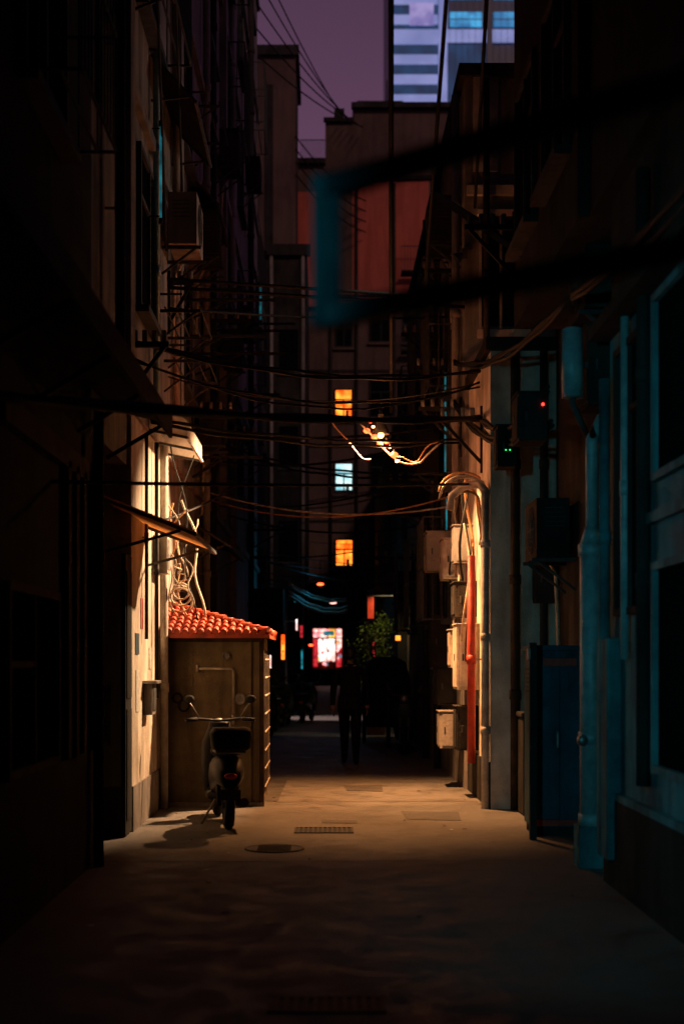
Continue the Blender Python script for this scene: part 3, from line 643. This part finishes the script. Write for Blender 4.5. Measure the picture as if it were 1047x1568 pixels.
def fwin(x0,x1,z0,z1,k='glass'):
    b.box(x0,x1,Y-0.03,Y-0.002,z0,z1,k); t=0.06
    b.box(x0-t,x0,Y-0.08,Y-0.001,z0-t,z1+t,'dark'); b.box(x1,x1+t,Y-0.08,Y-0.001,z0-t,z1+t,'dark'); b.box(x0,x1,Y-0.079,Y-0.001,z1,z1+t,'dark'); b.box(x0,x1,Y-0.079,Y-0.001,z0-t,z0,'dark')
    zm=z0+(z1-z0)*0.64
    b.box((x0+x1)/2-0.025,(x0+x1)/2+0.025,Y-0.06,Y-0.031,z0,zm,'black'); b.box(x0,x1,Y-0.062,Y-0.031,zm,zm+0.06,'black')
    if k!='glass':
        b.box(x0,x1,Y-0.058,Y-0.031,z0,z0+0.1,'dark'); b.box((x0+x1)/2+0.08,(x0+x1)/2+0.2,Y-0.057,Y-0.031,z0+0.1,z0+0.33,'brown')
    b.box(x0-0.12,x1+0.12,Y-0.16,Y-0.002,z0-t-0.09,z0-t,'far')
fwin(0.36,0.95,10.9,12.0,'e_orange'); fwin(0.36,0.97,8.05,9.15,'e_blue'); fwin(0.38,0.98,5.15,6.2,'e_orange')
fwin(0.38,0.95,13.7,14.8)
for z in (5.2,8.1,11,13.9):
    for x0 in (1.7,3.0,4.6,6.2): fwin(x0,x0+0.8,z,z+1.4)
for z in (7.6,10.5,13.4,16.4):
    for x0 in (2.85,4.45):
        b.box(x0,x0+1.1,Y-0.7,Y-0.6,z,z+0.08,'dark'); b.box(x0,x0+1.1,Y-0.6,Y-0.17,z-0.05,z,'dark')
        for i in range(10): b.bar((x0+i*0.12,Y-0.65,z),(x0+i*0.12,Y-0.65,z+1.0),0.02,0.02,'frame')
        b.bar((x0,Y-0.65,z+1),(x0+1.1,Y-0.65,z+1),0.03,0.03,'frame')
for x in (0.15,1.15,2.6): b.tube([(x,Y-0.1,4.6),(x,Y-0.1,20)],0.06,'dark',8)
for z in (7.4,10.3,13.2,16.1): b.box(-1.8,14,Y-0.05,Y-0.0015,z-0.5,z-0.4,'dark')
b.build('stairwell_apartment_block')
b=B(); b.box(-9,-1.1,50.5,54.9,0,23.0,'far'); b.box(-9,-0.98,50.3,54.95,23.0,23.35,'dark'); b.box(-2.2,-1.9,50.45,50.5,10,22,'dark'); b.build('side_wing_building')
b=B(); b.box(0.3,0.7,56,57,22.41,23.3,'dark'); b.box(1.2,3,56,58,22.91,23.6,'dark'); b.tube([(2.4,56.5,23.6),(2.4,56.5,24.6)],0.03,'frame'); b.build('rooftop_hut')
b=B()
for i in range(14): b.bar((-0.95+i*0.07-0.05,54.75,20.9),(-0.95+i*0.07-0.05,54.75,21.6),0.02,0.02,'frame')
b.bar((-1.0,54.75,21.6),(-0.06,54.75,21.6),0.03,0.03,'frame'); b.build('roof_railing')

b=B(); b.box(-9,-1.3,61,86,0,9,'dark'); b.box(2.4,9,61,86,0,9,'dark'); b.box(-9,9,87,92,0,12,'dark'); b.build('back_street_building')
b=B(); Y=86.8; random.seed(23)
b.box(-0.85,0.95,Y-0.1,Y,1.0,3.5,'redp')
b.box(-0.80,0.02,Y-0.13,Y-0.101,2.95,3.45,'e_pink'); b.box(0.08,0.55,Y-0.13,Y-0.101,2.9,3.45,'e_yellow'); b.box(0.6,0.9,Y-0.13,Y-0.101,2.3,3.45,'e_pink')
b.box(-0.5,0.5,Y-0.13,Y-0.101,1.5,2.85,'e_white'); b.box(-0.8,-0.55,Y-0.13,Y-0.101,1.15,2.85,'e_redsign'); b.box(0.6,0.9,Y-0.13,Y-0.101,1.15,2.25,'e_redsign')
for i in range(26):
    x=random.uniform(-0.78,0.75); z=random.uniform(1.15,3.2); w_=random.uniform(0.05,0.2); h_=random.uniform(0.05,0.25)
    b.box(x,x+w_,Y-0.17-0.005*i,Y-0.168-0.005*i,z,z+h_,random.choice(['black','redp','e_pink','e_yellow','e_redsign','black','e_white','e_cyan','e_blue','black']))
for x in (-0.52,0.05,0.55): b.box(x-0.03,x+0.02,Y-0.16,Y-0.141,0,3.5,'black')
b.box(-0.9,1.0,Y-0.36,Y-0.32,2.86,2.92,'black'); b.box(-1.0,1.1,Y-0.2,Y-0.101,0,1.0,'dark')
b.build('lit_shop_front')
def hsign(x0,x1,y,z0,z1,k,wx):
    b=B(); b.box(x0,x1,y,y+0.06,z0,z1,k); b.box(x0-0.02,x1+0.02,y+0.061,y+0.1,z0-0.02,z1+0.02,'black')
    b.box(x0+0.02,x1-0.02,y-0.01,y-0.001,z0+(z1-z0)*0.3,z0+(z1-z0)*0.36,'black'); b.box(x0+0.02,x1-0.02,y-0.01,y-0.001,z0+(z1-z0)*0.62,z0+(z1-z0)*0.68,'black')
    xe=x0 if wx<x0 else x1
    b.bar((xe,y+0.08,z1-0.05),(wx,y+0.08,z1-0.05),0.03,0.03,'frame'); b.build('hanging_shop_sign')
hsign(-0.78,-0.70,42,2.25,2.6,'e_redsign',-1.1); hsign(-1.10,-1.02,34.6,1.6,2.2,'e_orange',-1.85); hsign(-0.84,-0.80,39,2.4,2.7,'e_white',-1.1); hsign(-1.4,-1.34,31,1.9,2.2,'e_pink',-1.85); hsign(-0.80,-0.76,45,1.3,1.9,'e_cyan',-1.1); hsign(-1.32,-1.29,33,1.4,1.7,'e_white',-1.85)
hsign(1.3,1.36,40,1.6,2.1,'e_redsign',1.55); hsign(-0.1,0.25,52,2.5,2.62,'e_cyan',-0.62)

def lantern(x,y,z,r,k):
    b=B(); b.ball((x,y,z),r,k,(1.6,1,0.65)); b.tube([(x,y,z+r*0.6),(x,y,z+r*1.3)],r*0.5,'black',8); b.tube([(x,y,z+r*1.2),(x,y,z+r*1.2+0.5)],0.008,'cable',5); b.build('hanging_lantern')
lantern(-0.15,34,3.4,0.05,'e_redorange'); lantern(0.18,40,3.2,0.065,'e_pink'); lantern(0.02,46,2.55,0.05,'e_pink'); lantern(-0.55,50,2.1,0.05,'e_redorange')
b=B()
b.box(1.45,1.55,29.9,29.93,2.0,2.1,'e_orange'); b.box(1.43,1.57,29.931,29.98,1.98,2.12,'black'); b.build('small_light_box')
b=B(); b.box(0.85,0.98,29.5,29.53,2.45,2.9,'redp'); b.bar((0.8,29.5,2.92),(1.7,29.5,2.92),0.02,0.02,'frame'); b.build('hanging_banner')

# ---------------------------------------------------------------- skyscraper
b=B(); Y=200
b.box(9,34,Y,Y+25,0,130,'tower')
zb=60
while zb<128:
    b.box(9.1,15.6,Y-0.3,Y-0.01,zb,zb+1.35,'e_tband')
    b.box(9.1,15.6,Y-0.15,Y-0.01,zb+1.35,zb+2.8,'e_tdark')
    zb+=2.8
b.box(9.1,34,Y-0.5,Y-0.31,88.2,90.0,'e_tband')
b.box(15.7,16.9,Y-0.7,Y-0.01,40,130,'e_tband')
b.box(22.4,23.2,Y-0.7,Y-0.01,40,130,'tower')
b.box(17.0,22.3,Y-0.2,Y-0.01,60,88,'e_tdark')
for z in (90.5,94.4,98.5,102):
    for (x0,x1) in ((17.3,21.8),(23.4,27.8)):
        b.box(x0,x1,Y-0.35,Y-0.01,z,z+2.0,'e_twin'); b.box(x0,x1,Y-0.36,Y-0.3505,z+0.9,z+1.05,'tower')
    b.box(11.6,15,Y-0.52,Y-0.5,z,z+3.2,'e_tlil')
for i in range(24): b.box(17.2+i*0.9,17.24+i*0.9,Y-0.6,Y-0.51,40,130,'tower')
b.build('skyscraper')

# ---------------------------------------------------------------- cables
random.seed(21)
cable((-1.85,16.6,5.7),(1.7,19.5,6.3),0.06,0.016)
cable((-1.85,13.1,4.55),(1.72,16.0,4.85),0.2,0.016,strands=3,spread=0.05)
cable((-1.85,13.1,4.4),(1.72,16.0,4.7),0.33,0.012,strands=2,spread=0.05)
cable((-1.85,7.2,2.95),(1.72,15.9,4.3),0.08,0.022,strands=3,spread=0.02)
cable((-1.5,12.2,3.65),(1.7,17.8,4.35),0.10,0.016,strands=2)
cable((-1.85,9.6,2.80),(1.72,15.8,3.55),0.02,0.016)
cable((-1.85,21,4.1),(1.7,19.5,3.7),0.22,0.014,k='cablew'); cable((-1.85,21,4.0),(1.7,18.5,3.75),0.3,0.012,k='rust')
cable((-1.85,14,2.9),(-1.0,21,4.4),0.1,0.012)
for i in range(17):
    y=random.uniform(20,52); z=random.uniform(3.1,6.5)*(0.75+y/120)
    cable((-1.88,y,z),(1.72 if y<30 else 1.86,y+random.uniform(-4,4),z+random.uniform(-.8,.8)),random.uniform(0.03,0.25),random.choice([.014,.02,.026]),strands=random.choice([1,1,2]),spread=0.08)
for i in range(5):
    cable((-1.9,36+i*0.5,19.8-i*0.5),(0.6+0.2*i,54.5,22.4-0.1*i),0.25,0.022)
for i in range(4):
    cable((-1.1,50.4,18.8+i*0.45),(1.5,54.6,18.0+i*0.4),0.3,0.025)
cable((0.78,17.2,4.6),(0.18,4.0,8.7),0.0,0.022); cable((1.18,17.2,6.0),(0.63,4,7.4),0.0,0.018); cable((1.80,17.3,7.1),(0.75,5,7.2),0.0,0.018)
cable((1.6,17.8,5.3),(1.9,11,4.4),0.25,0.02,strands=3); cable((1.6,17.8,4.8),(1.9,12,3.6),0.3,0.02,strands=3)
cable((1.9,11,4.4),(1.9,2,4.2),0.3,0.02,strands=3); cable((1.72,15.9,4.3),(1.86,12,3.9),0.2,0.022,strands=2)
cable((-1.8,16,6.2),(-1.3,10,9.5),0.0,0.014); cable((-1.8,18,6.9),(-0.9,7,9.5),0.0,0.012)
cable((-0.95,36,3.35),(0.55,37,3.0),0.2,0.022,k='cablew',strands=8,spread=0.2)

# ---------------------------------------------------------------- street lamp on span wire
b=B(); lx,ly,lz=0.62,16.3,4.18
b.tube([(lx,ly,lz+0.30),(lx,ly,lz+0.2)],0.02,'frame',10)
b.tube([(lx,ly,lz+0.22),(lx,ly,lz+0.12),(lx,ly,lz+0.05),(lx,ly,lz+0.0)],[0.035,0.05,0.09,0.10],'frame',24,caps=False)
b.tube([(lx,ly,lz+0.23),(lx,ly,lz+0.22)],0.036,'frame',12)
b.ball((lx,ly,lz-0.01),0.035,'e_bulb'); b.build('street_lamp')
b=B()
for (x,y,z,r,k_) in ((0.50,16.3,4.33,0.022,'e_redorange'),(0.46,16.3,4.22,0.030,'e_redorange'),(0.55,16.25,4.14,0.03,'e_redorange'),(0.60,16.25,4.06,0.02,'e_redorange'),(0.72,16.2,4.02,0.018,'e_bulb'),(0.77,16.2,3.93,0.034,'e_redorange'),(0.80,16.2,3.86,0.018,'e_bulb'),(0.68,16.2,4.08,0.024,'e_redorange'),(0.53,16.2,4.25,0.014,'e_bulb')):
    b.ball((x,y,z),r,k_,(1.3,1,1)); b.tube([(x,y,z+r),(x,y,z+r+0.03)],0.012,'black',6)
pts=[]
for j in range(21):
    t=j/20; pts.append((0.38+t*0.92,16.25,4.30-0.46*math.sin(min(1,t*1.5)*math.pi/2)+0.02*math.sin(9*t)+max(0,t-0.75)*0.9))
b.tube(pts,0.012,'cablew',6); b.tube([(p[0]-0.02,p[1]+0.05,p[2]+0.05-0.03*math.sin(i)) for i,p in enumerate(pts)],0.009,'rust',6)
b.tube([(p[0]*0.8-0.28,p[1]-0.05,p[2]+0.06-0.02*math.sin(i*0.7)) for i,p in enumerate(pts[:14])],0.008,'rust',6)
b.build('string_light')
cable((-1.85,16.6,4.9),(1.74,16.2,4.75),0.25,0.009)

def spot(name,loc,target,power,col,size,blend=0.3,rad=0.06):
    l=bpy.data.lights.new(name,'SPOT'); l.energy=power; l.color=col; l.spot_size=R(size); l.spot_blend=blend; l.shadow_soft_size=rad
    o=bpy.data.objects.new(name,l); scene.collection.objects.link(o); o.location=loc
    o.rotation_euler=(Vector(target)-Vector(loc)).to_track_quat('-Z','Y').to_euler(); return o
def point(name,loc,power,col,rad=0.05):
    l=bpy.data.lights.new(name,'POINT'); l.energy=power; l.color=col; l.shadow_soft_size=rad
    o=bpy.data.objects.new(name,l); scene.collection.objects.link(o); o.location=loc; return o
spot('street_lamp_light',(lx,ly,lz-0.08),(lx-0.3,15.9,0),2600,(1.0,0.41,0.13),95,0.8,0.05)
spot('street_lamp_side_light',(lx,ly,lz-0.09),(-1.8,15.5,2.4),4300,(1.0,0.62,0.33),74,0.5,0.05)
spot('street_lamp_side_light',(lx,ly,lz-0.09),(1.75,16.3,2.0),900,(1.0,0.52,0.22),84,0.6,0.05)
point('string_light_glow',(0.62,16.1,3.98),34,(1.0,0.32,0.11),0.05)
b=B(); b.box(-1.85,-1.78,1.7,1.9,2.65,2.85,'frame'); b.tube([(-1.78,1.8,2.75),(-1.7,1.8,2.75)],[0.05,0.11],'frame',16,caps=False); b.ball((-1.74,1.8,2.75),0.04,'e_cyan'); b.build('facade_fill_lamp')
spot('facade_fill_light',(-1.66,1.82,2.76),(2.05,8.6,2.1),330,(0.13,0.78,0.95),50,0.8,0.08)
b=B(); b.box(1.66,1.72,17.36,17.43,6.5,6.62,'frame'); b.tube([(1.66,17.4,6.56),(1.58,17.4,6.5)],[0.03,0.07],'frame',14,caps=False); b.ball((1.62,17.4,6.54),0.015,'e_cyan2'); b.build('facade_fill_lamp')  # added lamp, only there to brighten the upper left facade
spot('facade_fill_light',(1.54,17.38,6.5),(-1.85,16.0,6.6),70,(1.0,0.74,0.58),104,0.9,0.1)
def wall_lamp(x,y,z,s,k):
    b=B(); b.bar((x,y,z),(x+s*0.25,y,z+0.05),0.02,0.02,'frame'); b.tube([(x+s*0.25,y,z+0.08),(x+s*0.25,y,z-0.03)],[0.03,0.1],'frame',14,caps=False); b.ball((x+s*0.25,y,z-0.01),0.035,k); b.build('facade_fill_lamp')
wall_lamp(-1.1,38.5,3.2,1,'e_cyan'); spot('facade_fill_light',(-0.85,38.5,3.12),(0.2,38.9,0),520,(1.0,0.72,0.68),62,0.5)
point('wall_lamp_glow',(-0.3,36.6,3.5),12,(0.05,0.6,1.0),0.06)
wall_lamp(1.7,28.9,3.2,-1,'e_bulb'); spot('facade_fill_light',(1.4,29,3.1),(1.0,30.3,1.7),60,(1.0,0.75,0.35),80,0.5)

# ---------------------------------------------------------------- potted tree
b=B(); bx,by=1.05,30.2; random.seed(9)
b.tube([(bx,by,0),(bx,by,0.4),(bx,by,0.42),(bx,by,0.45)],[0.18,0.24,0.27,0.27],'terra',18)
b.tube([(bx,by,0.4),(bx+0.03,by,0.9),(bx-0.03,by,1.4),(bx,by,1.9)],[0.045,0.035,0.028,0.015],'bark',8)
tips=[]
for i in range(18):
    z=random.uniform(0.9,1.9); a=random.uniform(0,6.28); r=random.uniform(0.2,0.5)*(1.2-abs(z-1.5)*0.4)
    tip=Vector((bx-0.1+r*math.cos(a),by+r*math.sin(a),z+random.uniform(0.15,1.0))); b.tube([(bx,by,z),tuple(Vector((bx,by,z)).lerp(tip,0.5)+Vector((0,0,-0.03))),tuple(tip)],[0.016,0.01,0.004],'bark',5); tips.append(tip)
for i in range(2000):
    t=random.choice(tips); p=t.lerp(Vector((bx,by,t.z-0.2)),random.random()**2)+Vector((random.gauss(0,.08),random.gauss(0,.08),random.gauss(0,.10)))
    d=Vector((random.gauss(0,1),random.gauss(0,1),random.gauss(-.3,.6))).normalized(); s_=d.cross(Vector((random.random(),random.random(),random.random()))).normalized(); L=random.uniform(.05,.10)
    b.quad([p,p+d*L*0.5+s_*L*.22,p+d*L,p+d*L*.5-s_*L*.22],'leaf')
b.build('potted_tree')

# ---------------------------------------------------------------- covered tricycle
b=B(); cx,cy=1.12,27.0
b.loft([((cx,cy,0.35),0.42,0.75,'z'),((cx,cy,0.8),0.46,0.8,'z'),((cx,cy,1.25),0.44,0.78,'z'),((cx,cy,1.55),0.36,0.68,'z'),((cx,cy,1.65),0.2,0.5,'z')],'tarp',28,5)
for sx in (-0.4,0.4): b.torus((cx+sx,cy+0.3,0.28),0.25,0.03,'black','x')
b.torus((cx,cy-1.15,0.28),0.25,0.03,'black','x'); b.tube([(cx,cy-1.15,0.28),(cx,cy-0.95,0.85),(cx,cy-0.92,1.05)],0.02,'frame'); b.tube([(cx-0.28,cy-0.8,1.05),(cx,cy-0.92,1.05),(cx+0.28,cy-0.8,1.05)],0.014,'frame'); b.bar((cx,cy-1.0,0.5),(cx,cy-0.4,0.45),0.05,0.05,'frame'); b.ball((cx,cy-0.62,0.85),0.1,'black',(1,1.3,0.5)); b.tube([(cx,cy-0.62,0.8),(cx,cy-0.6,0.45)],0.018,'frame')
b.build('covered_cargo_tricycle')

# ---------------------------------------------------------------- pedestrian walking away
def pedestrian(px,py):
    root=bpy.data.objects.new('pedestrian',None); scene.collection.objects.link(root); root.location=(px,py,0)
    V=[];E=[];Rr=[]
    def add(p,r,par=None):
        V.append(p);Rr.append(r if isinstance(r,tuple) else (r,r)); i=len(V)-1
        if par is not None:E.append((par,i))
        return i
    pel=add((0,0,0.95),(0.165,0.12)); w=add((0,0,1.10),(0.155,0.11),pel); ch=add((0,0.01,1.30),(0.19,0.125),w); sh=add((0,0,1.43),(0.14,0.09),ch); nk=add((0,0.01,1.52),0.055,sh); hd=add((0,0.03,1.58),0.055,nk)
    hands=[]
    for s,fw in ((-1,1),(1,-1)):
        h=add((s*0.09,0,0.86),0.11,pel); kn=add((s*0.085,0.10*fw+0.03,0.49),0.08,h); an=add((s*0.085,0.20*fw-0.03,0.10 if fw>0 else 0.13),0.055,kn); he=add((s*0.085,0.20*fw-0.05,0.05),0.042,an); to=add((s*0.10,0.20*fw+0.15,0.035),0.036,he)
        a=add((s*0.21,0,1.41),0.068,sh); el=add((s*0.26,-0.08*fw-0.02,1.13),0.053,a); wr=add((s*0.265,-0.10*fw+0.05,0.90),0.036,el); pm=add((s*0.267,-0.10*fw+0.07,0.83),(0.018,0.036),wr); hands.append((s,-0.10*fw+0.07))
    me=bpy.data.meshes.new('body'); me.from_pydata(V,E,[]); o=bpy.data.objects.new('tmp_body',me); scene.collection.objects.link(o)
    sk=o.modifiers.new('skin','SKIN'); su=o.modifiers.new('sub','SUBSURF'); su.levels=2; su.render_levels=2
    for i,r in enumerate(Rr): me.skin_vertices[0].data[i].radius=r; me.skin_vertices[0].data[i].use_root=(i==0)
    bpy.context.view_layer.update(); dg=bpy.context.evaluated_depsgraph_get()
    m2=bpy.data.meshes.new_from_object(o.evaluated_get(dg)); bpy.data.objects.remove(o)
    m2.materials.clear()
    for k_ in ('cloth','jean','skin','black'): m2.materials.append(M[k_])
    for p in m2.polygons:
        c=p.center; p.use_smooth=True
        if c.z<0.085: p.material_index=3
        elif abs(c.x)>0.20 and c.z<0.90: p.material_index=2
        elif c.z<0.92: p.material_index=1
        elif c.z>1.50: p.material_index=2
        else: p.material_index=0
    bo=bpy.data.objects.new('body',m2); scene.collection.objects.link(bo); bo.parent=root
    b=B()
    b.loft([((0,0.05,1.55),0.03,0.03,'z'),((0,0.055,1.575),0.052,0.06,'z'),((0,0.045,1.62),0.066,0.085,'z'),((0,0.035,1.68),0.074,0.095,'z'),((0,0.03,1.73),0.07,0.09,'z'),((0,0.03,1.77),0.045,0.055,'z'),((0,0.03,1.78),0.01,0.015,'z')],'skin',20,2.1)
    b.ball((0,0.14,1.655),0.016,'skin',(0.8,1.2,1.4))
    for s in (-1,1): b.ball((s*0.077,0.03,1.665),0.03,'skin',(0.35,0.7,1.1)); b.ball((s*0.028,0.122,1.68),0.012,'black',(1,0.5,0.6))
    b.ball((0,0.128,1.61),0.02,'redp',(1.2,0.4,0.3))
    b.loft([((0,-0.03,1.60),0.055,0.04,'z'),((0,-0.005,1.65),0.076,0.075,'z'),((0,0.005,1.70),0.083,0.09,'z'),((0,0.015,1.755),0.077,0.095,'z'),((0,0.025,1.79),0.05,0.06,'z'),((0,0.025,1.80),0.012,0.015,'z')],'hair',20,2.1)
    b.loft([((0,0,0.80),0.19,0.14,'z'),((0,0,0.90),0.192,0.142,'z'),((0,0,1.05),0.175,0.13,'z')],'cloth',24,2.3)
    b.tube([(0,0.0,1.47),(0,0.005,1.53)],[0.09,0.07],'cloth',16,caps=False)
    b.build('head',parent=root)
    b=B()
    for s,yy in hands:
        x=s*0.267
        for i,(dy,L) in enumerate(((-0.026,0.055),(-0.009,0.068),(0.009,0.072),(0.026,0.064))):
            b.tube([(x,yy+dy,0.825),(x,yy+dy+0.004,0.79),(x-s*0.008,yy+dy+0.008,0.79-L*0.5),(x-s*0.022,yy+dy+0.01,0.79-L*0.85)],[0.010,0.0095,0.009,0.007],'skin',8)
        b.tube([(x-s*0.004,yy+0.03,0.86),(x-s*0.012,yy+0.055,0.83),(x-s*0.02,yy+0.06,0.79)],[0.013,0.011,0.008],'skin',8)
    b.build('fingers',parent=root)
pedestrian(0.36,21.8)

# ---------------------------------------------------------------- world + faint city-glow sun
w=bpy.data.worlds.new('World'); scene.world=w; w.use_nodes=True; nt=w.node_tree
bg=nt.nodes['Background']
tc=nt.nodes.new('ShaderNodeTexCoord'); sp=nt.nodes.new('ShaderNodeSeparateXYZ'); rp=nt.nodes.new('ShaderNodeValToRGB')
nt.links.new(tc.outputs['Generated'],sp.inputs[0]); nt.links.new(sp.outputs['Z'],rp.inputs['Fac']); nt.links.new(rp.outputs[0],bg.inputs['Color'])
e=rp.color_ramp.elements; e[0].position=0.3; e[0].color=(0.135,0.062,0.12,1); e[1].position=0.55; e[1].color=(0.04,0.025,0.05,1)
bg.inputs['Strength'].default_value=0.9
s=bpy.data.lights.new('sun','SUN'); s.energy=0.42; s.angle=R(8); s.color=(1.0,0.62,0.50)
so=bpy.data.objects.new('sun',s); scene.collection.objects.link(so)
so.rotation_euler=Vector((-0.30,0.88,-0.42)).to_track_quat('-Z','Y').to_euler()

# ---------------------------------------------------------------- camera
c=bpy.data.cameras.new('camera'); co=bpy.data.objects.new('camera',c); scene.collection.objects.link(co); scene.camera=co
co.location=(0,0,1.6); co.rotation_euler=(R(90),0,0)
c.lens=50; c.sensor_width=36; c.shift_x=0.015; c.shift_y=0.144; c.clip_end=1500; c.clip_start=0.05
c.dof.use_dof=True; c.dof.focus_distance=16.0; c.dof.aperture_fstop=1.3
